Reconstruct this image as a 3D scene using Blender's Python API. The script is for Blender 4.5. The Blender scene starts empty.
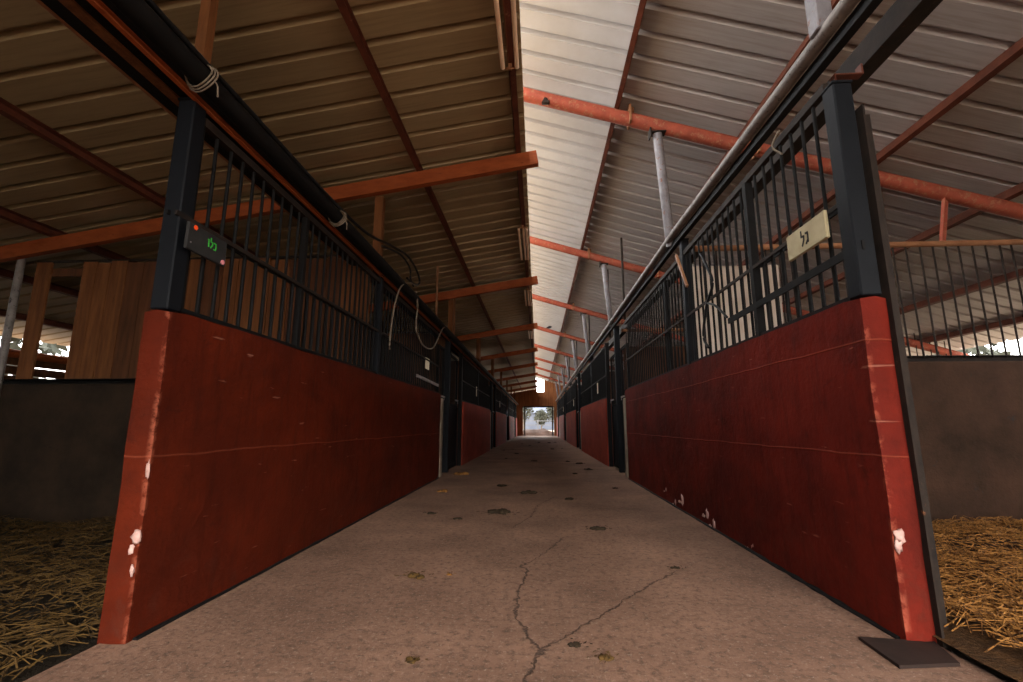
import bpy, math, random
from mathutils import Vector, Matrix, noise as mnoise
random.seed(7)
D = bpy.data
SC = bpy.context.scene
COL = SC.collection

# ------------------------------------------------------------------ materials
def lin(c):
    return tuple((v/255/12.92) if v/255 <= .04045 else ((v/255+.055)/1.055)**2.4 for v in c)+(1.,)

def nn(nt, t, **kw):
    n = nt.nodes.new(t)
    for k, v in kw.items():
        if k in n.inputs: n.inputs[k].default_value = v
        else: setattr(n, k, v)
    return n

def base_mat(name, rough=.7, metal=0., spec=.4):
    m = D.materials.new(name); m.use_nodes = True
    nt = m.node_tree
    b = nt.nodes['Principled BSDF']
    b.inputs['Roughness'].default_value = rough
    b.inputs['Metallic'].default_value = metal
    b.inputs['Specular IOR Level'].default_value = spec
    return m, nt, b

def coords(nt, scale=(1,1,1)):
    g = nt.nodes.new('ShaderNodeNewGeometry')
    mp = nt.nodes.new('ShaderNodeMapping'); mp.inputs['Scale'].default_value = scale
    nt.links.new(g.outputs['Position'], mp.inputs['Vector'])
    return mp.outputs['Vector']

def noise(nt, vec, scale, detail=4, rough=.6, dist=0.):
    n = nt.nodes.new('ShaderNodeTexNoise')
    n.inputs['Scale'].default_value = scale; n.inputs['Detail'].default_value = detail
    n.inputs['Roughness'].default_value = rough; n.inputs['Distortion'].default_value = dist
    nt.links.new(vec, n.inputs['Vector']); return n.outputs['Fac']

def ramp(nt, fac, stops, interp='LINEAR'):
    r = nt.nodes.new('ShaderNodeValToRGB'); cr = r.color_ramp; cr.interpolation = interp
    while len(cr.elements) < len(stops): cr.elements.new(.5)
    for e, (p, c) in zip(cr.elements, stops):
        e.position = p; e.color = c if len(c) == 4 else tuple(c)+(1.,)
    nt.links.new(fac, r.inputs['Fac']); return r.outputs['Color']

def mix(nt, fac, a, b, mode='MIX'):
    m = nt.nodes.new('ShaderNodeMix'); m.data_type = 'RGBA'; m.blend_type = mode
    for s, v in ((m.inputs[0], fac), (m.inputs[6], a), (m.inputs[7], b)):
        if hasattr(v, 'node'): nt.links.new(v, s)
        else: s.default_value = v
    return m.outputs[2]

def mth(nt, op, a, b=None, clamp=False):
    m = nt.nodes.new('ShaderNodeMath'); m.operation = op; m.use_clamp = clamp
    for i, v in enumerate((a, b)):
        if v is None: continue
        if hasattr(v, 'node'): nt.links.new(v, m.inputs[i])
        else: m.inputs[i].default_value = v
    return m.outputs[0]

def bump(nt, b, h, strength=.3, dist=.01):
    bp = nt.nodes.new('ShaderNodeBump'); bp.inputs['Strength'].default_value = strength
    bp.inputs['Distance'].default_value = dist
    nt.links.new(h, bp.inputs['Height']); nt.links.new(bp.outputs['Normal'], b.inputs['Normal'])

W1, W0 = (1,1,1,1), (0,0,0,1)

def speckled(name, c1, c2, scale=6, rough=.7, metal=0., c3=None, t3=.68, bstr=.25, bdist=.004, vscale=(1,1,1), fine=40, spec=.15):
    """two colours blended by noise, a third in worn patches, fine bump"""
    m, nt, b = base_mat(name, rough, metal, spec)
    v = coords(nt, vscale)
    n1 = noise(nt, v, scale, 6, .65)
    col = mix(nt, ramp(nt, n1, [(.3, W0), (.7, W1)]), lin(c1), lin(c2))
    n2 = noise(nt, v, fine, 3, .7)
    if c3:
        n3 = noise(nt, v, scale*2.7, 8, .75, .3)
        col = mix(nt, ramp(nt, n3, [(t3-.03, W0), (t3+.03, W1)]), col, lin(c3))
    nt.links.new(col, b.inputs['Base Color'])
    bump(nt, b, n2, bstr, bdist)
    return m

M = {}
M['black_steel'] = speckled('black_painted_steel', (8,7,7), (18,15,13), 9, .75, .0, (60,40,28), .72)
M['blue_steel'] = speckled('blue_black_painted_steel', (6,8,12), (13,15,19), 8, .65, 0., (56,42,32), .72)
M['dark_iron'] = speckled('brown_black_iron', (26,20,17), (44,34,27), 11, .75, .1, (104,64,38), .66)
M['rust_beam'] = speckled('orange_rust_primer', (156,80,40), (126,58,28), 5, .65, 0., (88,40,22), .64, vscale=(1,3,3))
M['rust_pipe'] = speckled('red_oxide_pipe_paint', (156,76,56), (120,58,44), 7, .65, 0., (146,96,72), .57, .4)
M['purlin'] = speckled('dark_red_oxide_purlin', (104,56,40), (70,38,28), 6, .55, 0., (150,116,94), .66)
M['galv'] = speckled('weathered_galvanised_pipe', (126,122,124), (92,86,86), 9, .5, .1, (110,70,48), .60)
M['grey_rail'] = speckled('worn_grey_rail', (140,132,126), (104,96,90), 9, .5, .1, (48,40,36), .60)
M['roof_brown'] = None
M['conc_wall'] = speckled('stained_concrete', (76,52,38), (46,32,23), 2.2, .9, 0., (52,44,40), .66, .5, .008)
M['conc_dark'] = speckled('dark_stained_concrete', (58,44,32), (34,26,19), 2.2, .9, 0., (22,18,15), .66, .5, .008)
M['conc_light'] = speckled('pale_concrete', (150,136,116), (112,98,84), 5, .9, 0., (78,66,56), .66, .5, .008)
M['wood'] = speckled('weathered_brown_board', (122,76,42), (84,50,27), 3, .85, 0., (62,38,24), .66, .5, .004, (6,6,.6), 25)
M['wood2'] = speckled('dark_brown_board', (98,60,36), (66,40,24), 3, .85, 0., (54,33,22), .64, .5, .004, (6,6,.6), 25)
M['gable_wood'] = speckled('orange_brown_gable_board', (140,88,52), (98,58,34), 2.5, .85, 0., (72,42,26), .66, .5, .004, (4,4,.5), 20)
M['ply'] = speckled('pale_sheet_board', (205,188,172), (176,156,138), 4, .8, 0., (96,78,66), .735, .2)
M['cable_black'] = speckled('black_rubber', (14,14,15), (26,25,25), 8, .5)
M['cable_grey'] = speckled('grey_rope', (120,106,90), (88,76,64), 20, .8)
M['straw'] = speckled('golden_straw', (156,108,54), (98,62,28), 14, .9, 0., (60,38,20), .54)
M['straw_dark'] = speckled('dull_shaded_straw', (92,68,32), (56,40,20), 14, .9, 0., (34,25,15), .56)  # left stall shade is put into this colour; aisle scraps share it
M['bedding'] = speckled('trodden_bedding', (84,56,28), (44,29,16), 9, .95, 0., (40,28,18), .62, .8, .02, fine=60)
M['bedding_l'] = speckled('shaded_trodden_bedding', (40,31,19), (24,19,12), 9, .95, 0., (28,22,16), .62, .8, .02, fine=60)  # darker copy of the bedding, with the left stall shade in its colour
M['dung'] = speckled('dry_dung', (54,42,28), (30,24,18), 30, .95, bstr=.8)
M['dirt'] = speckled('pale_outdoor_dirt', (170,152,130), (136,118,98), .7, .95, 0., (120,102,84), .68, .4, .02)
M['mound'] = speckled('reddish_soil', (58,42,34), (38,28,22), 1.2, .95, 0., (60,40,30), .66, .7, .05)
M['foliage'] = speckled('grey_green_leaves', (66,66,56), (42,44,36), 1.5, .8)
M['bark'] = speckled('grey_brown_bark', (92,80,66), (62,52,42), 6, .9)
M['fence'] = speckled('grey_fence_rail', (90,90,92), (66,64,64), 3, .6, .2)
M['plate_steel'] = speckled('brown_steel_plate', (50,36,31), (36,28,25), 7, .7, .1, (76,50,38), .68)
M['sign_cream'] = speckled('cream_sign_paint', (176,162,128), (150,136,104), 7, .6, 0., (120,104,78), .74, .1)
M['slate'] = speckled('dark_slate_board', (44,42,40), (30,29,29), 9, .8)
M['ink'] = speckled('black_sign_paint', (24,22,24), (34,30,28), 9, .6)
M['green_ink'] = speckled('green_chalk_paint', (60,170,60), (40,130,44), 30, .7)
M['orange_dot'] = speckled('orange_sticker', (238,84,30), (222,70,24), 9, .6)
M['pink_dot'] = speckled('pink_sticker', (226,150,150), (200,110,120), 60, .6)
M['white_tag'] = speckled('white_card', (214,204,178), (190,178,150), 9, .7)
M['lamp_body'] = speckled('tarnished_lamp_body', (150,104,72), (112,74,50), 6, .5)
M['lamp_tube'] = speckled('dusty_lamp_tube', (255,226,196), (240,200,164), 5, .35)
M['bird'] = speckled('dark_feathers', (44,42,46), (64,60,64), 20, .8)
M['far_roof'] = speckled('far_building_metal', (78,82,92), (64,68,78), .5, .6)

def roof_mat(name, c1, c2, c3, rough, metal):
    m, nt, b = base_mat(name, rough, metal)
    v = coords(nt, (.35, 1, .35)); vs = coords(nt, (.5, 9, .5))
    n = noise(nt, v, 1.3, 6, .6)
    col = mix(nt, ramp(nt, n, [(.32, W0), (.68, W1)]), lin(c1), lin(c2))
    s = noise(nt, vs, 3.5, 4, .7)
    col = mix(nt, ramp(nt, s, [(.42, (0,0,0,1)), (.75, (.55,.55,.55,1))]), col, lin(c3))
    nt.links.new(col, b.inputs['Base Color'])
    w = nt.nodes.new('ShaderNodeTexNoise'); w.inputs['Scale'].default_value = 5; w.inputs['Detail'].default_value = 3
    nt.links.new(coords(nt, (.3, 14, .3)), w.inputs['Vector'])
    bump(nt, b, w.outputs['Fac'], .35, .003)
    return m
M['roof_left'] = roof_mat('warm_lit_galvanised_sheet', (164,140,104), (146,124,92), (118,96,70), .5, .1)  # warm tint of the light is put into this sheet's brown
M['roof_right'] = roof_mat('grey_galvanised_sheet', (186,178,174), (166,157,152), (138,122,108), .5, .12)

# translucent roof panels: daylight passes diffusely
m = D.materials.new('milky_translucent_sheet'); m.use_nodes = True; nt = m.node_tree
b = nt.nodes['Principled BSDF']; out = nt.nodes['Material Output']
v = coords(nt, (1,1,1))
c = mix(nt, ramp(nt, noise(nt, v, 1.6, 7, .7), [(.35, W0), (.7, W1)]), lin((236,230,224)), lin((222,214,206)))
c = mix(nt, ramp(nt, noise(nt, coords(nt, (1,.4,1)), 5, 8, .8, .5), [(.66, W0), (.76, (.35,.35,.35,1))]), c, lin((180,164,148)))
nt.links.new(c, b.inputs['Base Color']); b.inputs['Roughness'].default_value = .6
tr = nt.nodes.new('ShaderNodeBsdfTranslucent'); nt.links.new(mix(nt, 1., c, (.28,.29,.305,1), 'MULTIPLY'), tr.inputs['Color'])
ms = nt.nodes.new('ShaderNodeMixShader'); ms.inputs[0].default_value = .6
nt.links.new(b.outputs[0], ms.inputs[1]); nt.links.new(tr.outputs[0], ms.inputs[2]); nt.links.new(ms.outputs[0], out.inputs['Surface'])
M['translucent'] = m

# red painted masonry with board seams, scuffs and chips
def red_mat(name, c1, c2, cdark, seams, scuff, planks=False, corner=None):
    m, nt, b = base_mat(name, .7, 0., .05)
    v = coords(nt)
    n = noise(nt, v, 1.8, 6, .6)
    col = mix(nt, ramp(nt, n, [(.3, W0), (.7, W1)]), lin(c1), lin(c2))
    n2 = noise(nt, coords(nt, (1, 4, .7)), 3.5, 6, .7)
    col = mix(nt, ramp(nt, n2, [(.5, W0), (.8, (.7,.7,.7,1))]), col, lin(cdark))
    big = noise(nt, coords(nt, (1, .8, 1.6)), .9, 5, .7, .4)
    col = mix(nt, ramp(nt, big, [(.42, W0), (.66, (.55,.55,.55,1))]), col, lin(cdark))
    wet = noise(nt, coords(nt, (1, 1.2, 2.2)), 2.4, 9, .78, .8)
    col = mix(nt, ramp(nt, wet, [(.60, W0), (.66, (.35,.35,.35,1))]), col, lin((34,16,12)))
    # grime splashes near the floor
    g = nt.nodes.new('ShaderNodeNewGeometry'); sp = nt.nodes.new('ShaderNodeSeparateXYZ')
    nt.links.new(g.outputs['Position'], sp.inputs[0])
    zz = sp.outputs['Z']
    low = mth(nt, 'MULTIPLY', mth(nt, 'SUBTRACT', .42, zz), 3.2, True)
    spl = ramp(nt, noise(nt, v, 7, 8, .75, .6), [(.52, W0), (.66, W1)])
    fac = mth(nt, 'MULTIPLY', mth(nt, 'MULTIPLY', low, spl), .5)
    col = mix(nt, fac, col, lin((70,36,26)))
    # scratches
    for rot, sc_, th in ((.6, (3,26,3), .735), (-.5, (3,22,3), .75)):
        mp = nt.nodes.new('ShaderNodeMapping'); mp.inputs['Rotation'].default_value = (rot, 0, 0); mp.inputs['Scale'].default_value = (1, sc_[0], sc_[1])
        nt.links.new(g.outputs['Position'], mp.inputs['Vector'])
        s = noise(nt, mp.outputs['Vector'], 1.7, 3, .5)
        col = mix(nt, mth(nt, 'MULTIPLY', ramp(nt, s, [(th-.02, W0), (th+.02, W1)]), scuff), col, lin((170,120,100)))
    # paint rubbed lighter along the near vertical corner
    if corner:
        dc = mth(nt, 'SQRT', mth(nt, 'ADD', mth(nt, 'POWER', mth(nt, 'SUBTRACT', sp.outputs['X'], corner[0]), 2.), mth(nt, 'POWER', mth(nt, 'SUBTRACT', sp.outputs['Y'], corner[1]), 2.)))
        kc = mth(nt, 'SUBTRACT', 1.1, mth(nt, 'DIVIDE', dc, .022), True)
        wn = ramp(nt, noise(nt, v, 16, 6, .7, .3), [(.48, W0), (.58, W1)])
        col = mix(nt, mth(nt, 'MULTIPLY', mth(nt, 'MULTIPLY', kc, wn), .38), col, lin((186,104,78)))
    # seams between courses
    hs = None
    for z0 in seams:
        d = mth(nt, 'ABSOLUTE', mth(nt, 'SUBTRACT', mth(nt, 'ADD', zz, mth(nt, 'MULTIPLY', noise(nt, v, 2, 2), .03)), z0+.015))
        k = mth(nt, 'SUBTRACT', 1., mth(nt, 'MULTIPLY', d, 160.), True)
        hs = k if hs is None else mth(nt, 'MAXIMUM', hs, k)
    col = mix(nt, mth(nt, 'MULTIPLY', hs, .22), col, lin((176,92,66)))
    if planks:
        fr_ = mth(nt, 'FRACT', mth(nt, 'DIVIDE', sp.outputs['Y'], .19))
        gr = mth(nt, 'SUBTRACT', 1., mth(nt, 'MULTIPLY', mth(nt, 'ABSOLUTE', mth(nt, 'SUBTRACT', fr_, .5)), 14.), True)
        col = mix(nt, mth(nt, 'MULTIPLY', gr, .6), col, lin((46,18,14)))
    nt.links.new(col, b.inputs['Base Color'])
    h = mth(nt, 'ADD', mth(nt, 'MULTIPLY', noise(nt, v, 28, 5, .7), .5), mth(nt, 'ADD', mth(nt, 'MULTIPLY', noise(nt, v, 5, 3, .6), .9), mth(nt, 'MULTIPLY', hs, .35)))
    bump(nt, b, h, .6, .018)
    return m
M['red_left'] = red_mat('red_paint_left', (88,29,12), (68,21,9), (42,15,8), (.72,), .35, corner=(-1.63, 1.92))
M['red_right'] = red_mat('red_paint_right', (108,31,20), (72,21,15), (42,14,10), (.72, 1.22), .3, corner=(1.45, 2.10))
M['red_far'] = red_mat('far_lit_red_boards', (150,62,44), (126,48,34), (100,38,28), (.72,), .3, True)  # paler than the near walls: far-end light is put into the red
M['chip'] = speckled('bare_plaster_chip', (196,160,150), (150,112,102), 20, .8, bstr=.5)

# aisle floor: rough concrete with real cracks (dark grooves), stains
m, nt, b = base_mat('rough_aisle_concrete', .92, 0., .25)
v = coords(nt)
n = noise(nt, v, 1.1, 8, .65)
col = mix(nt, ramp(nt, n, [(.3, W0), (.7, W1)]), lin((148,113,93)), lin((98,72,57)))
n2 = noise(nt, v, 26, 6, .8)
col = mix(nt, ramp(nt, n2, [(.34, W1), (.52, W0)]), col, lin((84,64,52)))
n3 = noise(nt, v, 55, 4, .8)
col = mix(nt, ramp(nt, n3, [(.56, W0), (.72, (.8,.8,.8,1))]), col, lin((176,152,136)))
n4 = noise(nt, v, 2.6, 9, .8, .6)
col = mix(nt, ramp(nt, n4, [(.60, W0), (.70, (.9,.9,.9,1))]), col, lin((64,48,38)))
n5 = noise(nt, coords(nt, (1,1.3,1)), 11, 9, .8, .9)
col = mix(nt, ramp(nt, n5, [(.66, W0), (.70, (.8,.8,.8,1))]), col, lin((52,40,33)))
sep = nt.nodes.new('ShaderNodeSeparateXYZ'); nt.links.new(v, sep.inputs[0])
wx = mth(nt, 'ADD', sep.outputs['X'], mth(nt, 'MULTIPLY', mth(nt, 'SUBTRACT', noise(nt, v, 14, 5, .7), .5), .11))
wy = mth(nt, 'ADD', sep.outputs['Y'], mth(nt, 'MULTIPLY', mth(nt, 'SUBTRACT', noise(nt, coords(nt, (1.1,1,1.3)), 11, 5, .7), .5), .09))
cv = nt.nodes.new('ShaderNodeCombineXYZ'); nt.links.new(wx, cv.inputs[0]); nt.links.new(wy, cv.inputs[1])
def segd(ax, ay, bx, by):
    L2 = (bx-ax)**2+(by-ay)**2
    px = mth(nt, 'SUBTRACT', wx, ax); py = mth(nt, 'SUBTRACT', wy, ay)
    t = mth(nt, 'MULTIPLY', mth(nt, 'ADD', mth(nt, 'MULTIPLY', px, bx-ax), mth(nt, 'MULTIPLY', py, by-ay)), 1/L2, True)
    dx = mth(nt, 'SUBTRACT', px, mth(nt, 'MULTIPLY', t, bx-ax)); dy = mth(nt, 'SUBTRACT', py, mth(nt, 'MULTIPLY', t, by-ay))
    return mth(nt, 'SQRT', mth(nt, 'ADD', mth(nt, 'MULTIPLY', dx, dx), mth(nt, 'MULTIPLY', dy, dy)))
crack = None
for line, w in (([(-.07,1.6),(-.05,1.74),(0,1.97),(-.10,2.24),(-.12,2.48),(-.07,2.97),(-.11,3.03)], .009),
                ([(-.11,3.03),(.04,3.35),(.18,3.78)], .006), ([(0,1.97),(.22,2.24),(.42,2.51),(.63,2.79),(.82,3.0)], .006),
                ([(-.23,4.11),(-.08,4.59),(-.01,5.26),(.2,5.9)], .007), ([(.3,8.5),(.1,9.6),(-.2,10.5)], .012)):
    for a, c_ in zip(line, line[1:]):
        k = mth(nt, 'SUBTRACT', 1.25, mth(nt, 'MULTIPLY', segd(*a, *c_), 1.4/w), True)
        crack = k if crack is None else mth(nt, 'MAXIMUM', crack, k)
col = mix(nt, mth(nt, 'MULTIPLY', crack, .7), col, lin((44,34,29)))
nt.links.new(col, b.inputs['Base Color'])
h = mth(nt, 'SUBTRACT', mth(nt, 'ADD', mth(nt, 'MULTIPLY', n2, .5), mth(nt, 'ADD', mth(nt, 'MULTIPLY', n3, .3), mth(nt, 'MULTIPLY', n, .8))), mth(nt, 'MULTIPLY', crack, 1.2))
bump(nt, b, h, .9, .02)
M['floor'] = m

# ------------------------------------------------------------------ mesh helpers
class MB:
    def __init__(s): s.v = []; s.f = []; s.sm = []
    def add(s, vs, fs, smooth=False):
        o = len(s.v); s.v += [tuple(p) for p in vs]
        for f in fs: s.f.append(tuple(i+o for i in f)); s.sm.append(smooth)
        return s
    def box(s, x0, x1, y0, y1, z0, z1, bev=0.):
        if bev:
            # chamfered box
            e = bev; P = []
            for sx in (0, 1):
                for sy in (0, 1):
                    for sz in (0, 1):
                        X = (x0, x1)[sx]; Y = (y0, y1)[sy]; Z = (z0, z1)[sz]
                        ix = e if not sx else -e; iy = e if not sy else -e; iz = e if not sz else -e
                        P += [(X, Y+iy, Z+iz), (X+ix, Y, Z+iz), (X+ix, Y+iy, Z)]
            id_ = lambda a, b_, c_, k: (a*4+b_*2+c_)*3+k
            F = []
            F += [[id_(0,0,0,0), id_(0,0,1,0), id_(0,1,1,0), id_(0,1,0,0)], [id_(1,0,0,0), id_(1,1,0,0), id_(1,1,1,0), id_(1,0,1,0)]]
            F += [[id_(0,0,0,1), id_(1,0,0,1), id_(1,0,1,1), id_(0,0,1,1)], [id_(0,1,0,1), id_(0,1,1,1), id_(1,1,1,1), id_(1,1,0,1)]]
            F += [[id_(0,0,0,2), id_(0,1,0,2), id_(1,1,0,2), id_(1,0,0,2)], [id_(0,0,1,2), id_(1,0,1,2), id_(1,1,1,2), id_(0,1,1,2)]]
            for a in (0, 1):
                for c_ in (0, 1):
                    F.append([id_(a,c_,0,0), id_(a,c_,1,0), id_(a,c_,1,1), id_(a,c_,0,1)])
                    F.append([id_(a,0,c_,0), id_(a,1,c_,0), id_(a,1,c_,2), id_(a,0,c_,2)])
                    F.append([id_(0,a,c_,1), id_(1,a,c_,1), id_(1,a,c_,2), id_(0,a,c_,2)])
            for a in (0, 1):
                for b_ in (0, 1):
                    for c_ in (0, 1): F.append([id_(a,b_,c_,k) for k in range(3)])
            return s.add(P, F)
        P = [(x, y, z) for x in (x0, x1) for y in (y0, y1) for z in (z0, z1)]
        return s.add(P, [(0,1,3,2),(4,6,7,5),(0,4,5,1),(2,3,7,6),(0,2,6,4),(1,5,7,3)])
    def prism(s, prof, p0, p1, up=(0,0,1), cap=True, smooth=False):
        """extrude 2d profile (a along side, b along up) from p0 to p1"""
        p0 = Vector(p0); p1 = Vector(p1); d = (p1-p0).normalized(); up = Vector(up)
        side = d.cross(up)
        if side.length < 1e-4: side = d.cross(Vector((0,1,0)))
        side.normalize(); up = side.cross(d).normalized()
        n = len(prof); P = [p0+side*a+up*b_ for a, b_ in prof]+[p1+side*a+up*b_ for a, b_ in prof]
        F = [(i, (i+1) % n, n+(i+1) % n, n+i) for i in range(n)]
        s.add(P, F, smooth)
        if cap: s.add(P[:n], [tuple(range(n))[::-1]]); s.add(P[n:], [tuple(range(n))])
        return s
    def bar(s, p0, p1, w, h=None, up=(0,0,1)):
        h = h or w
        return s.prism([(-w/2,-h/2),(w/2,-h/2),(w/2,h/2),(-w/2,h/2)], p0, p1, up)
    def rod(s, p0, p1, r, n=8):
        return s.prism([(r*math.cos(2*math.pi*i/n), r*math.sin(2*math.pi*i/n)) for i in range(n)], p0, p1, smooth=True)
    def tube(s, pts, r, n=8, cap=True):
        pts = [Vector(p) for p in pts]; rs = r if isinstance(r, (list, tuple)) else [r]*len(pts)
        P = []; up = Vector((0,0,1)); 
        for i, p in enumerate(pts):
            d = (pts[min(i+1, len(pts)-1)]-pts[max(i-1, 0)]).normalized()
            a = d.cross(up)
            if a.length < .05: a = d.cross(Vector((0,1,0)))
            a.normalize(); c = a.cross(d)
            P += [p+(a*math.cos(2*math.pi*k/n)+c*math.sin(2*math.pi*k/n))*rs[i] for k in range(n)]
        F = [(i*n+k, i*n+(k+1) % n, (i+1)*n+(k+1) % n, (i+1)*n+k) for i in range(len(pts)-1) for k in range(n)]
        s.add(P, F, True)
        if cap: s.add(P[:n], [tuple(range(n))[::-1]]); s.add(P[-n:], [tuple(range(n))])
        return s
    def blob(s, c, r, sub=2, amp=.25, fr=3., seed=0.):
        import bmesh
        bm = bmesh.new(); bmesh.ops.create_icosphere(bm, subdivisions=sub, radius=1)
        P = []
        for q in bm.verts:
            k = 1+amp*mnoise.noise(q.co*fr+Vector((seed, seed*1.7, -seed)))*2
            P.append((c[0]+q.co.x*r[0]*k, c[1]+q.co.y*r[1]*k, c[2]+q.co.z*r[2]*k))
        F = [tuple(x.index for x in f.verts) for f in bm.faces]; bm.free()
        return s.add(P, F, True)
    def build(s, name, mat, parent=None, org=(0,0,0)):
        me = D.meshes.new(name)
        me.from_pydata([(a-org[0], b_-org[1], c-org[2]) for a, b_, c in s.v], [], s.f)
        me.polygons.foreach_set('use_smooth', s.sm); me.update()
        import bmesh
        bm = bmesh.new(); bm.from_mesh(me); bmesh.ops.recalc_face_normals(bm, faces=bm.faces); bm.to_mesh(me); bm.free()
        me.materials.append(mat if not isinstance(mat, str) else M[mat])
        o = D.objects.new(name, me); COL.objects.link(o)
        if parent: o.parent = parent
        else: o.location = org
        return o

def tag(o, label, cat, group=None, kind=None):
    if label: o['label'] = label
    if cat: o['category'] = cat
    if group: o['group'] = group
    if kind: o['kind'] = kind
    return o
def thing(name, loc, label, cat, group=None):
    o = D.objects.new(name, None); o.empty_display_size = .1; COL.objects.link(o); o.location = loc
    return tag(o, label, cat, group)
def struct(name, mb, mat, label=None):
    o = mb.build(name, mat); o['kind'] = 'structure'
    if label: o['label'] = label
    return o
def kids(o): return [c for c in D.objects if c.parent == o]
def copy_tree(o, parent=None, cache={}):
    c = o.copy(); COL.objects.link(c)
    if parent: c.parent = parent
    for k in CH.get(o.name, []): copy_tree(k, c)
    return c
CH = {}
def index_children():
    CH.clear()
    for o in D.objects:
        if o.parent: CH.setdefault(o.parent.name, []).append(o)
ORD = ['nearest', 'second', 'third', 'fourth', 'fifth', 'sixth', 'seventh', 'eighth', 'ninth', 'tenth']
def nth(k): return 'nearest' if k == 0 else ORD[k]+' nearest'

# ------------------------------------------------------------------ layout numbers (metres)
XL, XR = -1.63, 1.45          # aisle faces of the low walls
ZL, ZR = 1.37, 1.43           # their heights
T = .12
YEND, YBACK = 37.4, -2.5
PITCH = 4.13
FR_L = [4.43+PITCH*k for k in range(8)]
FR_R = [4.60+PITCH*k for k in range(8)]
BL = [(1.92, 7.8)]+[(10.17+8.26*k, 16.1+8.26*k) for k in range(3)]+[(34.95, 37.25)]
BR = [(2.10, 7.85)]+[(10.12+8.26*k, 16.1+8.26*k) for k in range(3)]+[(34.9, 37.25)]
zl = lambda x: 3.75+.161*x        # underside of the left sheet
zr = lambda x: 4.61-.31*x         # underside of the right sheet
XLE, XRE = -8.9, 7.75             # eaves

# ------------------------------------------------------------------ setting
mb = MB()
mb.box(XL-.11, XR+.11, YBACK-2, YEND+.3, -.15, 0)
struct('floor', mb, 'floor', 'rough cracked concrete aisle floor between the red stall walls')
mb = MB(); mb.box(-60, 60, -25, 120, -.4, -.2)
struct('ground', mb, 'dirt', 'pale bare ground around the stable')

def bedding(name, x0, x1, y0, y1, z, mat, lab):
    mb = MB(); nx, ny = 50, 60
    P = []
    for i in range(nx+1):
        for j in range(ny+1):
            x = x0+(x1-x0)*i/nx; y = y0+(y1-y0)*j/ny
            P.append((x, y, z+.05*mnoise.noise(Vector((x*1.7, y*1.7, 0)))+.025*mnoise.noise(Vector((x*6, y*6, 3)))))
    F = [(i*(ny+1)+j, (i+1)*(ny+1)+j, (i+1)*(ny+1)+j+1, i*(ny+1)+j+1) for i in range(nx) for j in range(ny)]
    mb.add(P, F, True)
    return struct(name, mb, mat, lab)
bedding('stall_floor_left', XLE, XL-T+.005, YBACK-1, 12.7, -.07, 'bedding_l', 'trodden bedding floor of the left stalls, darkened for shade')
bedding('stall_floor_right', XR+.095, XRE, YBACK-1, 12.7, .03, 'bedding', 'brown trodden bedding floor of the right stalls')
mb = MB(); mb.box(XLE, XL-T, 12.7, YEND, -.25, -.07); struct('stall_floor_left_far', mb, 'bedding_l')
mb = MB(); mb.box(XR+T, XRE, 12.7, YEND, -.25, .03); struct('stall_floor_right_far', mb, 'bedding')

def sheet(x0, x1, zf, y0=YBACK, y1=YEND+.5, per=.27, thick=.004):
    mb = MB(); prof = []
    y = y0
    while y < y1:
        for dy, dz in ((0,0),(.188,0),(.202,.05),(.245,.05),(.259,0)):
            prof.append((y+dy, dz))
        y += per
    n = len(prof); P = []
    for x in (x0, x1):
        P += [(x, yy, zf(x)+dz) for yy, dz in prof]
    for x in (x0, x1):
        P += [(x, yy, zf(x)+dz+thick) for yy, dz in prof]
    F = [(i, i+1, n+i+1, n+i) for i in range(n-1)]+[(2*n+i, 3*n+i, 3*n+i+1, 2*n+i+1) for i in range(n-1)]
    F += [(i, 2*n+i, 2*n+i+1, i+1) for i in range(n-1)]+[(n+i, n+i+1, 3*n+i+1, 3*n+i) for i in range(n-1)]
    mb.add(P, F); return mb
struct('ceiling_left', sheet(XLE, -.10, zl), 'roof_left', 'brown ribbed metal roof over the left stalls, tinted by warm light')
struct('ceiling_right', sheet(.93, XRE, zr), 'roof_right', 'grey ribbed metal roof over the right stalls')
struct('ceiling_skylight', sheet(-.22, .98, lambda x: zr(x)+.012), 'translucent', 'milky translucent ribbed roof strip along the ridge')

mb = MB()
for z in (1.36, 1.52, 1.68, 1.84): mb.box(XLE+.12, XLE+.15, YBACK, YEND, z, z+.14)
struct('wall_left_boards', mb, 'wood2', 'horizontal boards above the left outer wall')
# far gable with doorway, planks follow the two roofs
g = MB()
x = -8.8
while x < 7.6:
    x1 = x+.19; dy_ = random.uniform(-.006, .006)
    top = lambda q: (zl(q)-.02 if q < -.02 else (zr(q)+.0 if q > .42 else 3.45))
    z0 = 2.26 if (x1 > -1.02 and x < 1.12) else -.2
    if abs(x) > 2.2: z0 = 1.9
    g.add([(x, YEND+dy_, z0), (x1, YEND+dy_, z0), (x1, YEND+dy_, min(top(x1), top(x))), (x, YEND+dy_, min(top(x), top(x1))),
           (x, YEND+dy_+.03, z0), (x1, YEND+dy_+.03, z0), (x1, YEND+dy_+.03, min(top(x1), top(x))), (x, YEND+dy_+.03, min(top(x), top(x1)))],
          [(0,1,2,3),(7,6,5,4),(0,4,5,1),(1,5,6,2),(2,6,7,3),(3,7,4,0)])
    x = x1
struct('wall_back', g, 'gable_wood', 'brown plank gable above the far doorway')
g = MB(); P = []  # unseen gable added to limit daylight from behind, opening shaped for it
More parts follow.
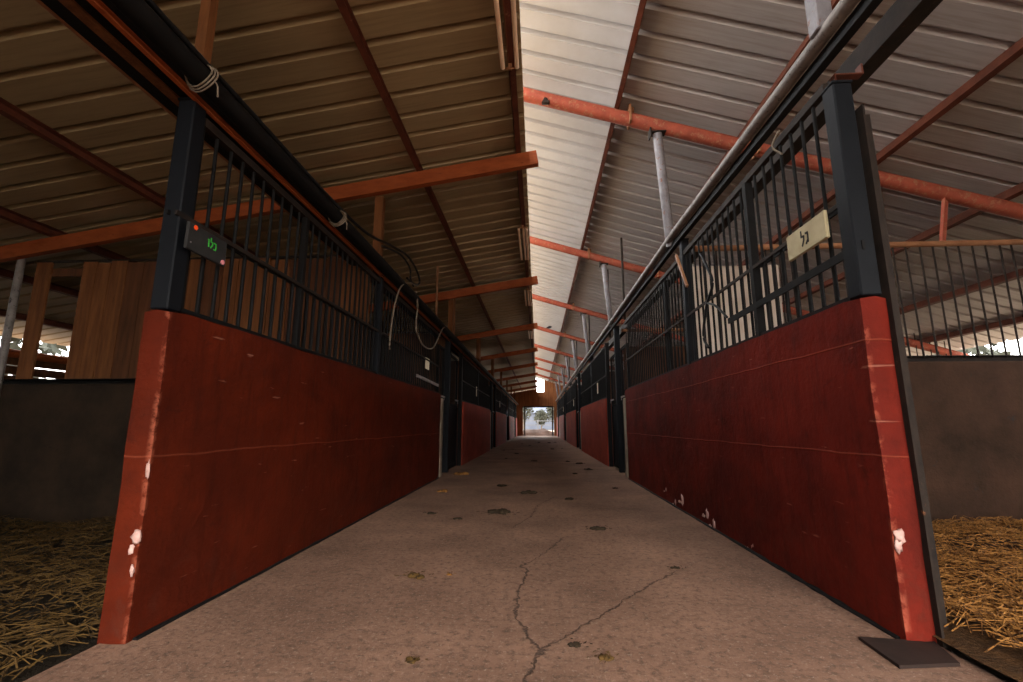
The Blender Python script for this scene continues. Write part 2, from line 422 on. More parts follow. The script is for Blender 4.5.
for xa, xb, za in ((-8.8, -1.75, -.25), (-1.75, 3.4, 3.1), (3.4, 7.6, -.25)):
    xs = [xa]+[q for q in (-.1, .42) if xa < q < xb]+[xb]
    for a, b_ in zip(xs, xs[1:]):
        f_ = zl if b_ <= -.09 else (lambda q: 3.7) if b_ < .5 else zr
        z1, z2 = f_(a)-.0, f_(b_)-.0
        za_ = min(za, z1-.05, z2-.05)
        g.add([(a,YBACK,za_),(b_,YBACK,za_),(b_,YBACK,z2),(a,YBACK,z1),(a,YBACK+.05,za_),(b_,YBACK+.05,za_),(b_,YBACK+.05,z2),(a,YBACK+.05,z1)], [(0,1,2,3),(7,6,5,4),(0,4,5,1),(1,5,6,2),(2,6,7,3),(3,7,4,0)])
struct('wall_front_added', g, 'gable_wood', 'added unseen plank gable behind the camera, its opening sized for the light')
d = MB(); d.box(-1.10,-1.0, YEND-.06, YEND+.06, 0, 2.3); d.box(1.10,1.2, YEND-.06, YEND+.06, 0, 2.3); d.box(-1.1,1.2,YEND-.06,YEND-.002,2.22,2.32)
struct('door_frame_far', d, 'dark_iron', 'dark frame of the bright far doorway')
# outer low walls
for s, x, nm in ((-1, XLE+.1, 'wall_left'), (1, XRE-.25, 'wall_right')):
    mb = MB(); mb.box(x, x+.15, YBACK, YEND, -.2, 1.25 if s < 0 else 1.3)
    struct(nm, mb, 'conc_wall', 'low concrete outer wall under the %s eave' % ('left' if s < 0 else 'right'))

# ------------------------------------------------------------------ red stall walls
def red_block(side, k, y0, y1):
    X = XL if side < 0 else XR; z = ZL if side < 0 else ZR
    xa, xb = sorted((X, X+side*T))
    mb = MB(); ny = int((y1-y0)/.12) if k == 0 else 12; nz = 14; nx = 2
    # outline-rounded slab with slight waviness, modelled as a grid skin
    def w(x, y, zz):
        q = Vector((x*3, y*1.3, zz*1.6))
        a = .008*mnoise.noise(q)+.004*mnoise.noise(q*5)
        return a
    P = []; idx = {}
    def vid(i, j, l):
        key = (i, j, l)
        if key not in idx:
            x = xa+(xb-xa)*i/nx; y = y0+(y1-y0)*j/ny; zz = -.12+(z+.12)*l/nz
            dy = w(x, 7, zz*2) if j in (0, ny) else 0
            dx = w(5, y, zz) if i in (0, nx) else 0
            dz = .006*mnoise.noise(Vector((x*4, y*4, 1))) if l == nz else 0
            if l == nz and i in (0, nx): dz -= .010
            if j in (0, ny) and i in (0, nx): dx *= .5; dy += (.008 if j == 0 else -.008)
            if l == nz and j in (0, ny): dz -= .012
            idx[key] = len(P); P.append((x+dx, y+dy, zz+dz))
        return idx[key]
    F = []
    for j in range(ny):
        for l in range(nz):
            F.append((vid(0,j,l), vid(0,j+1,l), vid(0,j+1,l+1), vid(0,j,l+1)))
            F.append((vid(nx,j,l), vid(nx,j,l+1), vid(nx,j+1,l+1), vid(nx,j+1,l)))
    for i in range(nx):
        for l in range(nz):
            F.append((vid(i,0,l), vid(i,0,l+1), vid(i+1,0,l+1), vid(i+1,0,l)))
            F.append((vid(i,ny,l), vid(i+1,ny,l), vid(i+1,ny,l+1), vid(i,ny,l+1)))
        for j in range(ny):
            F.append((vid(i,j,nz), vid(i,j+1,nz), vid(i+1,j+1,nz), vid(i+1,j,nz)))
    mb.add(P, F, True)
    o = mb.build('stall_wall', ('red_left' if side < 0 else 'red_right') if k == 0 else 'red_far', None, (X, y0, 0))
    sd = 'left' if side < 0 else 'right'
    lab = ('long low red painted stall wall on the %s of the aisle, nearest the camera' % sd) if k == 0 else \
          ('low red painted stall wall on the %s of the aisle, %s along the row' % (sd, ORD[k] if k else ''))
    tag(o, lab, 'stall wall', 'low red stall walls')
    # auto-sharp edges
    o.data.set_sharp_from_angle(angle=math.radians(40)) if hasattr(o.data, 'set_sharp_from_angle') else None
    return o
walls = {}
for k, (a, c_) in enumerate(BL): walls[-1, k] = red_block(-1, k, a, c_)
for k, (a, c_) in enumerate(BR): walls[1, k] = red_block(1, k, a, c_)

# chips of bare plaster on the near wall ends and foot
def chip(side, pts, k):
    w_ = walls[side, 0]; mb = MB()
    for (x, y, z, rx, ry, rz, sd) in pts: mb.blob((x, y, z), (rx, ry, rz), 2, .5, 2.3, sd)
    o = mb.build('paint_chip', 'chip', w_, tuple(w_.location)); o['label'] = 'pale bare patch where the paint has chipped off'
chip(-1, [(XL-.012, 1.922, .40, .022, .006, .022, 1), (XL-.03, 1.925, .35, .010, .004, .02, 2)], 0)
chip(-1, [(XL-.012, 1.923, .27, .008, .004, .022, 3)], 0)
chip(-1, [(XL-.004, 1.926, .66, .008, .005, .04, 4)], 0)
chip(1, [(XR+.022, 2.101, .40, .020, .005, .030, 5), (XR+.016, 2.102, .365, .012, .004, .03, 6)], 0)
for (y, z, L_) in ((5.0,.13,.10), (5.25,.05,.07), (4.3,.12,.09), (4.15,.05,.08), (3.45,.05,.06), (5.6,.16,.04)):
    chip(1, [(XR-.001, y, z*.8, .003, L_*.35, L_*.5, y), (XR-.001, y+.09, z*.8-.03, .003, L_*.5, L_*.14, y+2)], 0)

# uneven dark strip at the wall foot
for s, X, (y0, y1) in ((-1, XL, BL[0]), (1, XR, BR[0])):
    mb = MB(); pts = []
    n = 60
    for i in range(n+1):
        y = y0+.04+(y1-y0-.08)*i/n; pts.append((X-s*(.006+.012*abs(mnoise.noise(Vector((y*3, s, 0))))), y, .0))
    mb.tube(pts, [.010+.012*abs(mnoise.noise(Vector((p[1]*5, 2, s)))) for p in pts], 6)
    o = mb.build('foot_strip', 'black_steel', walls[s, 0], tuple(walls[s, 0].location)); o['label'] = 'uneven black strip along the foot of the wall'

# ------------------------------------------------------------------ grilles over the walls
def grille(side, k, y0, y1):
    X = (XL if side < 0 else XR)+side*.05; z0 = ZL if side < 0 else ZR
    zt = 2.36 if side < 0 else 2.56; zm = 1.82 if side < 0 else 1.91
    sd = 'left' if side < 0 else 'right'
    sp = .107 if side < 0 else .115
    t = thing('stall_grille', (X, y0, z0), 'black barred steel grille on top of the %s red wall on the %s' % (nth(k), sd), 'grille', 'barred grilles over the red walls')
    org = (X, y0, z0)
    ya = y0+(.11 if k == 0 else .0)
    MB().bar((X, ya, zt), (X, y1, zt), .035, .045).build('top_rail', 'dark_iron', t, org)
    MB().bar((X-side*.018, y0, zm), (X-side*.018, y1, zm), .012, .022).build('middle_rail', 'dark_iron', t, org)
    MB().bar((X, ya, z0+.012), (X, y1, z0+.012), .03, .02).build('bottom_rail', 'black_steel', t, org)
    n = int((y1-y0-.16)/sp); b0 = None
    for i in range(n):
        y = y0+.12+sp*i
        if b0 is None:
            b0 = MB().rod((X, y, z0+.01), (X, y, zt-.02), .0095, 7).build('bar', 'black_steel', t, org)
        else:
            c = b0.copy(); COL.objects.link(c); c.parent = t; c.location = (0, sp*i, 0)
            c.rotation_euler = (random.uniform(-.006,.006), 0, 0)
    return t
G = {}
for s, B in ((-1, BL), (1, BR)):
    for k, (a, c_) in enumerate(B): G[s, k] = grille(s, k, a, c_)
for sd_ in (-1, 1):
    t = G[sd_, 0]; org = tuple(t.location); X = org[0]+sd_*.035; z0 = org[2]; zm = 1.82 if sd_ < 0 else 1.91; sp_ = .107 if sd_ < 0 else .115
    b0 = None; n = 50 if sd_ < 0 else 8
    for i in range(n):
        y = org[1]+.12+sp_*(i+.45)
        if b0 is None: b0 = MB().bar((X, y, z0+.01), (X, y, zm+.01), .010, .020, (0,1,0)).build('lower_bar', 'black_steel', t, org)
        else:
            c = b0.copy(); COL.objects.link(c); c.parent = t; c.location = (0, sp_*i, 0)
    MB().bar((X-sd_*.008, org[1], zm+.005), (X-sd_*.008, org[1]+sp_*n+.1, zm+.005), .010, .020).build('lower_bar_rail', 'black_steel', t, org)
# the flat bolt bar and uprights of the near right grille
t = G[1, 0]; org = tuple(t.location); X = org[0]
MB().bar((X-.02, 2.08, 1.655), (X-.02, 3.6, 1.64), .012, .042).build('flat_bar', 'black_steel', t, org)
MB().bar((X+.0, 3.15, 1.43), (X+.0, 3.15, 2.54), .05, .05, (0,1,0)).build('upright', 'black_steel', t, org)
MB().bar((X+.02, 5.4, 1.43), (X+.02, 5.4, 2.54), .04, .04, (0,1,0)).build('upright', 'black_steel', t, org)
t = G[-1, 0]; org = tuple(t.location); X = org[0]
MB().bar((X+.02, 6.3, 1.52), (X+.02, 7.7, 1.50), .02, .04).build('flat_bar', 'grey_rail', t, org)
MB().bar((X, 3.1, 1.37), (X, 3.1, 2.34), .04, .04, (0,1,0)).build('upright', 'black_steel', t, org)

# ------------------------------------------------------------------ posts
def post(x, y, z0, z1, w, mat, label, name='steel_post', cat='post', group=None, plate=False, rot=0):
    t = thing(name, (x, y, z0), label, cat, group); org = (x, y, z0)
    # hollow section: lipped square tube with cap
    MB().box(x-w/2, x+w/2, y-w/2, y+w/2, z0, z1-.012, .006).build('shaft', mat, t, org)
    MB().box(x-w/2-.004, x+w/2+.004, y-w/2-.004, y+w/2+.004, z1-.014, z1, .003).build('cap', mat, t, org)
    if plate:
        MB().box(x-w/2-.03, x+w/2+.03, y-w/2-.03, y+w/2+.03, z0, z0+.010, .002).build('foot_plate', mat, t, org)
    return t
post(XL-.07, 1.98, ZL-.005, 2.43, .085, 'blue_steel', 'blue black steel post on the near end of the left red wall')
post(XR+.04, 2.13, ZR-.01, 2.50, .09, 'blue_steel', 'blue black steel post on the near end of the right red wall')
# tall brown angle post behind the near right wall end
t = thing('angle_post', (XR+T+.035, 2.12, .0), 'tall brown black angle iron post standing behind the near end of the right red wall', 'post')
MB().prism([(-.045,-.045),(.045,-.045),(.045,-.035),(-.035,-.035),(-.035,.045),(-.045,.045)], (XR+T+.035, 2.12, -.05), (XR+T+.035, 2.12, 2.36), (0,-1,0)).build('angle_iron', 'dark_iron', t, tuple(t.location))
# partition posts on the walls and door posts in the gaps
for k in range(8):
    for s, FR, X, Z, ztop in ((-1, FR_L, XL-.06, ZL, 2.60), (1, FR_R, XR+.06, ZR, 2.72)):
        y = FR[k]+(.3 if s < 0 and k % 2 == 0 else 0); sd = 'left' if s < 0 else 'right'
        if k % 2 == 0:
            post(X, y, Z-.005, ztop, .075, 'blue_steel', 'dark steel post rising from the middle of the %s %s red wall' % (ORD[k//2] if k else 'nearest', sd), group='dark posts along the stall fronts')
        else:
            post(X+s*.01, y+.12, 0, ztop, .10, 'blue_steel', 'dark full height door post in the %s doorway gap on the %s' % (ORD[k//2] if k > 1 else 'first', sd), group='dark posts along the stall fronts')
for s, B, X in ((-1, BL, XL-.06), (1, BR, XR+.06)):
    sd = 'left' if s < 0 else 'right'
    for k, (a, c_) in enumerate(B[1:]):
        post(X, a-.05, 0, 2.45 if s < 0 else 2.6, .08, 'black_steel', 'black door jamb post against the near end of the %s %s red wall' % (ORD[k+1], sd), group='black door jambs')

# roof poles above the rails
def roof_pole(x0, x1, y, z0, z1, r, mat, label, group, saddle=True, y0=None):
    y0 = y if y0 is None else y0
    t = thing('roof_pole', (x0, y, z0), label, 'pole', group); org = (x0, y, z0)
    MB().rod((x0, y0, z0), (x1, y, z1), r, 14).build('pipe', mat, t, org)
    if saddle:
        m_ = MB(); m_.box(x1-.085, x1+.085, y-.05, y+.05, z1-.004, z1+.012, .003)
        m_.box(x1-.085, x1-.072, y-.05, y+.05, z1-.05, z1+.05, .002); m_.build('saddle_bracket', 'dark_iron', t, org)
    return t
zp = lambda x: 4.46-.31*(x+.1)      # centreline of the right transverse pipes
for k, y in enumerate(FR_R):
    roof_pole(1.45, 1.31, y, 2.74, zp(1.31)-.095, .050, 'galv', 'weathered grey pole holding up the %s red roof pipe on the right' % nth(k), 'grey poles under the red roof pipes', y0=y+.24)
for k, y in enumerate(FR_L):
    t = thing('roof_pole', (XL-.03, y+.11, 2.55), 'rusty square pole holding up the %s orange beam on the left' % nth(k), 'pole', 'rusty poles under the orange beams')
    MB().box(XL-.075, XL+.015, y+.07, y+.15, 2.55, 3.24, .004).build('shaft', 'wood', t, tuple(t.location))
# thin rods between
ths = [(1.50, 7.85, 2.62, 4.12), (1.50, 9.5, 2.62, 4.10), (1.50, 13.2, 2.62, 4.1), (1.5, 17.6, 2.62, 4.1), (1.5, 21.8, 2.62, 4.1), (1.5, 25.8, 2.62, 4.1)]
for k, (x, y, a, c_) in enumerate(ths):
    o = MB().rod((x, y, a), (x, y, c_-.02), .020, 10).build('hanger_rod', 'dark_iron', None, (x, y, a))
    tag(o, 'thin dark rod from the right rail to the roof, %s one' % nth(k), 'rod', 'thin dark rods on the right')
for k, (y, h_) in enumerate(((7.40, 3.50), (9.05, 3.44), (13.3, 3.45), (17.6, 3.45), (21.7, 3.45))):
    o = MB().rod((XL-.03, y, 2.5), (XL-.03, y, h_-.02), .018, 10).build('hanger_rod', 'lamp_body', None, (XL-.03, y, 2.5))
    tag(o, 'thin rusty rod from the left rail to the roof, %s one' % nth(k), 'rod', 'thin rusty rods on the left')
# near uprights to the roof
o = MB().box(1.37, 1.45, 2.02, 2.10, 2.74, zr(1.41)-.02, .006).build('roof_upright', 'galv', None, (1.41, 2.06, 2.74)); tag(o, 'light grey square upright above the near right post, reaching the roof', 'post')
t = thing('roof_upright', (-1.66, 1.95, 2.55), 'rust brown angle upright above the near left post, reaching the roof', 'post')
MB().prism([(-.026,-.026),(.026,-.026),(.026,-.018),(-.018,-.018),(-.018,.026),(-.026,.026)], (-1.66,1.95,2.57), (-1.66,1.95,zl(-1.66)-.01), (0,1,0)).build('angle_iron', 'wood', t, tuple(t.location))

# ------------------------------------------------------------------ longitudinal rails
def cprof(w, h, th): return [(-w/2,-h/2),(w/2,-h/2),(w/2,-h/2+th),(-w/2+th,-h/2+th),(-w/2+th,h/2-th),(w/2,h/2-th),(w/2,h/2),(-w/2,h/2)]
def run(name, x, z, mb, mat, label, cat, y=YBACK):
    return tag(mb.build(name, mat, None, (x, y, z)), label, cat)
run('front_pipe', -1.565, 2.46, MB().rod((-1.565, YBACK, 2.46), (-1.565, YEND-.1, 2.46), .048, 16), 'black_steel', 'thick black pipe running along the top of the left stall fronts', 'pipe')
run('angle_rail', -1.66, 2.43, MB().prism(cprof(.022,.03,.005), (-1.655, YBACK, 2.425), (-1.655, YEND-.1, 2.425)), 'rust_beam', 'thin orange rail just behind the thick black pipe on the left', 'rail')
run('header_beam', -1.84, 2.44, MB().bar((-1.82, YBACK, 2.53), (-1.82, YEND-.1, 2.53), .24, .07), 'black_steel', 'heavy brown channel beam behind the left grilles', 'beam')
run('conduit', -1.95, 2.52, MB().rod((-1.97, YBACK, 2.52), (-1.97, YEND-.1, 2.52), .014, 10), 'lamp_body', 'thin conduit pipe along the outer side of the left header beam', 'conduit')
o = MB().bar((-1.83, YBACK, 2.488), (-1.83, YEND-.1, 2.488), .05, .012).build('flat_strip', 'wood', D.objects['header_beam'], (-1.84, YBACK, 2.44)); o['label'] = 'brown flat strip under the beam'
run('front_pipe', 1.42, 2.76, MB().rod((1.42, YBACK, 2.62), (1.42, 4.6, 2.80), .036, 16).rod((1.42, 4.6, 2.80), (1.42, YEND-.1, 2.74), .036, 16), 'grey_rail', 'grey worn pipe running along the top of the right stall fronts', 'pipe')
run('track_rail', 1.46, 2.66, MB().prism(cprof(.045,.06,.006), (1.465, YBACK, 2.56), (1.465, 4.6, 2.73)).prism(cprof(.045,.06,.006), (1.465, 4.6, 2.73), (1.465, YEND-.1, 2.66)), 'black_steel', 'dark door track rail under the grey pipe on the right', 'rail')
run('header_beam', 1.70, 2.70, MB().bar((1.72, YBACK, 2.72), (1.72, YEND-.1, 2.72), .09, .13), 'dark_iron', 'heavy dark channel beam behind the right grilles', 'beam')

# ------------------------------------------------------------------ roof frames
for k, y in enumerate(FR_L):
    top = lambda x: 3.65+.161*x
    x0, x1 = .02, -8.8; h_ = .15
    mb = MB().prism(cprof(.07, h_, .008), (x0, y, top(x0)-h_/2), (x1, y, top(x1)-h_/2))
    o = mb.build('roof_beam', 'rust_beam', None, (x0, y, top(x0)))
    tag(o, 'rusty orange sloping beam under the left roof, %s one' % nth(k), 'beam', 'orange beams under the left roof')
for k, y in enumerate(FR_R):
    t = thing('roof_pipe', (-.3, y, zp(-.3)), 'red sloping pipe crossing under the right roof, %s one' % nth(k), 'pipe', 'red pipes under the right roof')
    org = tuple(t.location)
    MB().rod((-.35, y, zp(-.35)), (7.7, y, zp(7.7)), .072, 18).build('tube', 'rust_pipe', t, org)
    for x in (1.02, 2.32):   # clip angles that carry the purlins
        m_ = MB(); z = zp(x); m_.box(x-.012, x+.012, y-.085, y+.085, z-.07, z+.13, .003); m_.box(x, x+.05, y-.03, y+.03, z+.06, z+.13, .003)
        pc = m_.build('purlin_clip', 'lamp_body', t, org)
        MB().rod((x-.03, y+.045, z+.10), (x+.02, y+.045, z+.10), .010, 6).build('bolt_head', 'dark_iron', pc, org)
    if k == 0:
        MB().tube([(.12, y-.06, zp(.12)-.05), (.10, y-.08, zp(.12)-.09), (.16, y-.08, zp(.12)-.10)], [.03,.035,.02], 8).build('broken_stub', 'dark_iron', t, org)
LP_X = [-.18, -1.22, -2.5, -3.8, -5.15, -6.45, -7.75]
for k, x in enumerate(LP_X):
    z = zl(x)-.05
    mb = MB().prism(cprof(.05,.095,.006), (x, YBACK, z), (x, YEND+.3, z), (-.161,0,1))
    tag(mb.build('roof_purlin', 'purlin', None, (x, YBACK, z)), 'long dark red purlin under the left roof, %s from the ridge' % (['first','second','third','fourth','fifth','sixth','seventh'][k]), 'purlin', 'purlins under the left roof')
RP_X = [.90, 2.20, 3.45, 4.70, 6.0, 7.08]
for k, x in enumerate(RP_X):
    z = zr(x)-.05
    mb = MB().prism(cprof(.05,.095,.006), (x, YBACK, z), (x, YEND+.3, z), (.31,0,1))
    tag(mb.build('roof_purlin', 'purlin', None, (x, YBACK, z)), 'long dark red purlin under the right roof, %s from the ridge' % (['first','second','third','fourth','fifth','sixth'][k]), 'purlin', 'purlins under the right roof')

# tube lamps hanging by the ridge
def lamp(y, L_, label, k):
    z = 3.60; x = -.20
    t = thing('tube_lamp', (x, y, z), label, 'lamp', 'old tube lamps along the ridge'); org = (x, y, z)
    m_ = MB(); m_.box(x-.008, x+.028, y, y+L_, z+.03, z+.05, .004); m_.build('lamp_body', 'lamp_body', t, org)
    for dx in (-.045, .065) + ((.02,) if k else ()):
        MB().rod((x+dx, y+.03, z-.02), (x+dx, y+L_-.03, z-.02), .017, 12).build('tube', 'lamp_tube', t, org)
    for yy in (y, y+L_-.03):
        m_ = MB(); m_.box(x-.055, x+.075, yy+.008, yy+.018, z-.022, z-.008, .002); m_.box(x-.005, x+.025, yy, yy+.02, z-.03, z+.04, .002); m_.build('end_bracket', 'lamp_body', t, org)
    return t
lamp(1.75, 1.45, 'old twin tube lamp under the ridge, the nearest one at the top of the photo', 0)
lamp(6.15, 1.3, 'old tube lamp under the ridge between the first and second orange beams', 1)
lamp(9.2, 1.3, 'old tube lamp under the ridge just beyond the second orange beam', 1)
lamp(13.4, 1.3, 'old tube lamp under the ridge beyond the third orange beam', 1)

# ------------------------------------------------------------------ stall partitions
# left: concrete with a steel capping, boards above
def board_screen(y, x0, x1, z0, z1, gaps, label, seed, detail=True):
    rnd = random.Random(seed)
    t = thing('board_screen', (x0, y, z0), label, 'board screen', 'board screens between the left stalls'); org = (x0, y, z0)
    x = x0; i = 0
    while x < x1-.05:
        w_ = rnd.uniform(.15, .21); w_ = min(w_, x1-x)
        if not any(a < x+w_/2 < b_ for a, b_ in gaps):
            MB().box(x+.003, x+w_-.003, y-.014, y+.014+rnd.uniform(-.004,.004), z0, z1+rnd.uniform(-.02,.01), .003).build('board', ('wood','wood2')[rnd.random() < .35], t, org)
        x += w_; i += 1
    MB().box(x0, x1, y+.016, y+.05, z1-.15, z1-.06, .003).build('batten', 'wood2', t, org)
    MB().bar((x0, y, z1+.012), (x1, y, z1+.012), .03, .02).build('top_strip', 'dark_iron', t, org)
    return t
YP = 4.60
for k in range(5):
    y = YP+PITCH*k; xw = XL-T-.02
    mb = MB(); mb.box(-8.7, xw, y-.07, y+.09, -.3, 1.27, .015)
    o = mb.build('partition_wall', 'conc_dark', None, (xw, y, -.07)); tag(o, 'low grey concrete wall between the left stalls, %s one' % nth(k), 'partition', 'low concrete walls between stalls')
    mb = MB(); mb.prism(cprof(.14,.05,.006), (-8.7, y-.0, 1.295), (xw, y-.0, 1.295), (0,0,1)).build('capping_channel', 'black_steel', o, (xw, y, -.07))
    board_screen(y-.02, -5.47, xw+.04, 1.32, 2.60, [(-5.24, -4.95)] if k == 0 else [], 'weathered brown board screen above the %s concrete wall between left stalls' % nth(k), 11+k)
    mb = MB().rod((-5.57, y-.1, -.1), (-5.57, y-.1, 2.70), .035, 14)
    o = mb.build('stall_post', 'grey_rail', None, (-5.57, y-.1, -.1)); tag(o, 'grey round post at the outer end of the %s board screen' % nth(k), 'post', 'round posts by the board screens')
# right: concrete, rail and barred grille; pale sheet near the aisle
for k in range(5):
    y = 4.55+PITCH*k; xw = XR+T+.02
    mb = MB(); mb.box(xw, 7.45, y-.07, y+.09, -.1, 1.43, .015)
    o = mb.build('partition_wall', 'conc_wall', None, (xw, y, 0)); tag(o, 'low brown grey concrete wall between the right stalls, %s one' % nth(k), 'partition', 'low concrete walls between stalls')
    t = thing('partition_grille', (xw, y, 1.43), 'brown barred grille on the %s concrete wall between right stalls' % nth(k), 'grille', 'brown grilles between the right stalls'); org = tuple(t.location)
    MB().prism(cprof(.06,.06,.006), (xw, y, 1.46), (7.45, y, 1.46), (0,0,1)).build('bottom_rail', 'dark_iron', t, org)
    MB().rod((xw, y, 2.60), (7.45, y, 2.60), .030, 14).build('top_rail', 'lamp_body', t, org)
    b0 = None; n = int((7.4-xw)/.123)
    for i in range(n):
        if b0 is None: b0 = MB().rod((xw+.08, y, 1.47), (xw+.08, y, 2.60), .0085, 7).build('bar', 'dark_iron', t, org)
        else:
            c = b0.copy(); COL.objects.link(c); c.parent = t; c.location = (.123*i, 0, 0); c.rotation_euler = (0, random.uniform(-.01,.01), 0)
    MB().bar((5.05, y+.01, 1.43), (5.05, y+.01, 2.60), .04, .04, (0,1,0)).build('upright', 'dark_iron', t, org)
    if k == 0:
        o = MB().box(1.525, 2.42, y+.045, y+.065, 1.46, 2.43, .003).build('sheet_board', 'ply', None, (xw, y-.04, 1.46)); tag(o, 'pale speckled sheet board fixed to the grille behind the near right bars', 'board')
        t2 = thing('brace', (4.06, y+.03, 2.63), 'short pinkish red brace from the partition rail up to the nearest red roof pipe', 'brace')
        MB().prism([(-.03,-.02),(.03,-.02),(.03,-.012),(-.022,-.012),(-.022,.02),(-.03,.02)], (4.02, y+.03, 2.62), (4.12, y+.03, zp(4.12)-.06), (0,-1,0)).build('strip', 'rust_pipe', t2, tuple(t2.location))
    else:
        o = MB().box(xw+.02, 4.2, y+.045, y+.065, 1.46, 2.30, .003).build('sheet_board', 'wood2', None, (xw, y-.04, 1.46)); tag(o, 'dark brown board panel on the %s partition grille at the right' % nth(k), 'board', 'dark panels on far right partitions')

# ------------------------------------------------------------------ doors in the gaps
def stall_door(side, y0, y1, k, which):
    X = (XL if side < 0 else XR)+side*.13; sd = 'left' if side < 0 else 'right'
    t = thing('stall_door', (X, y0, .03), 'dark steel half barred stall door, %s door of the %s gap on the %s' % (which, ORD[k] if k else 'nearest', sd), 'door', 'dark steel stall doors'); org = (X, y0, .03)
    f = MB()
    for a, b_ in (((y0+.02,.05),(y1-.02,.05)), ((y0+.02,2.25),(y1-.02,2.25)), ((y0+.02,.05),(y0+.02,2.25)), ((y1-.02,.05),(y1-.02,2.25)), ((y0,1.25),(y1,1.25))):
        up = (0,0,1) if a[1] == b_[1] else (0,1,0)
        f.bar((X, a[0], a[1]), (X, b_[0], b_[1]), .04, .04, up)
    f.build('frame', 'black_steel', t, org)
    MB().box(X-.004, X+.004, y0+.03, y1-.03, .07, 1.24).build('panel', 'blue_steel', t, org)
    n = max(2, int((y1-y0)/.11)); b0 = None
    for i in range(1, n):
        y = y0+(y1-y0)*i/n
        if b0 is None: b0 = MB().rod((X, y, 1.26), (X, y, 2.24), .008, 6).build('bar', 'black_steel', t, org); yb = y
        else:
            c = b0.copy(); COL.objects.link(c); c.parent = t; c.location = (0, y-yb, 0)
    MB().bar((X-side*.035, y1-.35, 1.36), (X-side*.035, y1-.02, 1.36), .018, .028).build('bolt', 'grey_rail', t, org)
    bo = [c for c in D.objects if c.parent == t and c.name.startswith('bolt')][-1]
    MB().tube([(X-side*.045, y1-.25, 1.37), (X-side*.075, y1-.25, 1.35), (X-side*.075, y1-.25, 1.29)], .007, 7).build('bolt_handle', 'grey_rail', bo, org)
for side, B in ((-1, BL), (1, BR)):
    for k in range(4):
        a, c_ = B[k][1], B[k+1][0]
        post_y = (FR_L if side < 0 else FR_R)[2*k+1]+.12 if 2*k+1 < 8 else a+.9
        stall_door(side, a+.28, post_y-.07, k, 'first'); stall_door(side, post_y+.07, c_-.11, k, 'second')
        X = (XL if side < 0 else XR)+side*.05; sd = 'left' if side < 0 else 'right'
        o = MB().box(X-.05, X+.05, a+.06, a+.24, -.05, 1.30, .012).build('concrete_stub', 'conc_light', None, (X, a+.15, 0))
        tag(o, 'pale concrete stub pillar in the %s doorway gap on the %s' % (ORD[k] if k else 'nearest', sd), 'pillar', 'pale stub pillars in the gaps')

# white tag, cards on the grilles
o = MB().box(XL-.040, XL-.035, 6.80, 7.05, 1.68, 1.85, .002).build('paper_card', 'white_tag', None, (XL-.017, 6.9, 1.76)); tag(o, 'small pale card tied to the far end of the near left grille', 'card')
for k, (s, y) in enumerate(((1, 11.6), (-1, 12.6), (1, 19.5), (-1, 20.5), (1, 27.5))):
    X = XL-.037 if s < 0 else XR+.037
    o = MB().box(X-.004, X+.004, y, y+.14, 1.62, 1.88, .002).build('paper_card', 'white_tag', None, (X, y, 1.7)); tag(o, 'small pale card on the %s grille along the %s side' % (ORD[(1,1,2,2,3)[k]], 'left' if s < 0 else 'right'), 'card', 'small pale cards on far grilles')

# ------------------------------------------------------------------ name boards
def strokes(mb, X, side, y0, z0, sy, h, paths, w, dep):
    for p in paths:
        for (a, b_), (c, d_) in zip(p, p[1:]):
            P0 = Vector((X, y0+sy*a*h, z0+b_*h)); P1 = Vector((X, y0+sy*c*h, z0+d_*h)); e = (P1-P0).normalized()*w*.35
            mb.bar(P0-e, P1+e, w, dep, (1,0,0))
# glyphs: x to the right as read in the picture, y up (0..1)
GIMEL = [[(.05,.95),(.32,.92),(.36,.7),(.34,.1)], [(.34,.32),(.05,.02)]]
LAMED = [[(.05,1.35),(.05,.85),(.42,.80),(.38,.45),(.10,.02)]]
VAV = [[(.0,.92),(.16,.95),(.18,.0)]]
KAF = [[(.02,.93),(.36,.90),(.42,.5),(.36,.05),(.0,.03)]]
Xs = XR-.012; 
t = thing('name_board', (Xs, 2.42, 1.76), 'cream name board with two black hand painted letters on the near right grille', 'sign'); org = tuple(t.location)
MB().box(Xs-.010, Xs+.010, 2.245, 2.60, 1.760, 1.905, .004).build('board', 'sign_cream', t, org)
MB().box(Xs+.008, Xs+.034, 2.30, 2.31, 1.895, 1.901).box(Xs+.008, Xs+.034, 2.53, 2.54, 1.895, 1.901).build('hook', 'dark_iron', t, org)
mb = MB()  # on the right wall the picture's left is farther away (+Y)
strokes(mb, Xs-.0105, 1, 2.455, 1.795, -1, .060, LAMED, .011, .003); strokes(mb, Xs-.0105, 1, 2.415, 1.795, -1, .060, GIMEL, .011, .003)
mb.build('lettering', 'ink', t, org)
Xs = XL+.012
t = thing('name_board', (Xs, 2.08, 1.66), 'dark slate name board with green letters and an orange sticker on the near left grille', 'sign'); org = tuple(t.location)
MB().box(Xs-.008, Xs+.008, 1.945, 2.215, 1.655, 1.785, .003).build('board', 'slate', t, org)
MB().box(Xs-.062, Xs-.006, 1.985, 1.995, 1.775, 1.781).box(Xs-.062, Xs-.006, 2.165, 2.175, 1.775, 1.781).build('hook', 'dark_iron', t, org)
mb = MB()
strokes(mb, Xs+.0085, -1, 2.075, 1.715, 1, .036, VAV, .006, .003); strokes(mb, Xs+.0085, -1, 2.093, 1.713, 1, .036, LAMED, .006, .003); strokes(mb, Xs+.0085, -1, 2.118, 1.711, 1, .036, KAF, .006, .003)
mb.build('lettering', 'green_ink', t, org)
MB().rod((Xs+.007, 1.985, 1.770), (Xs+.012, 1.985, 1.770), .012, 6).build('orange_sticker', 'orange_dot', t, org)
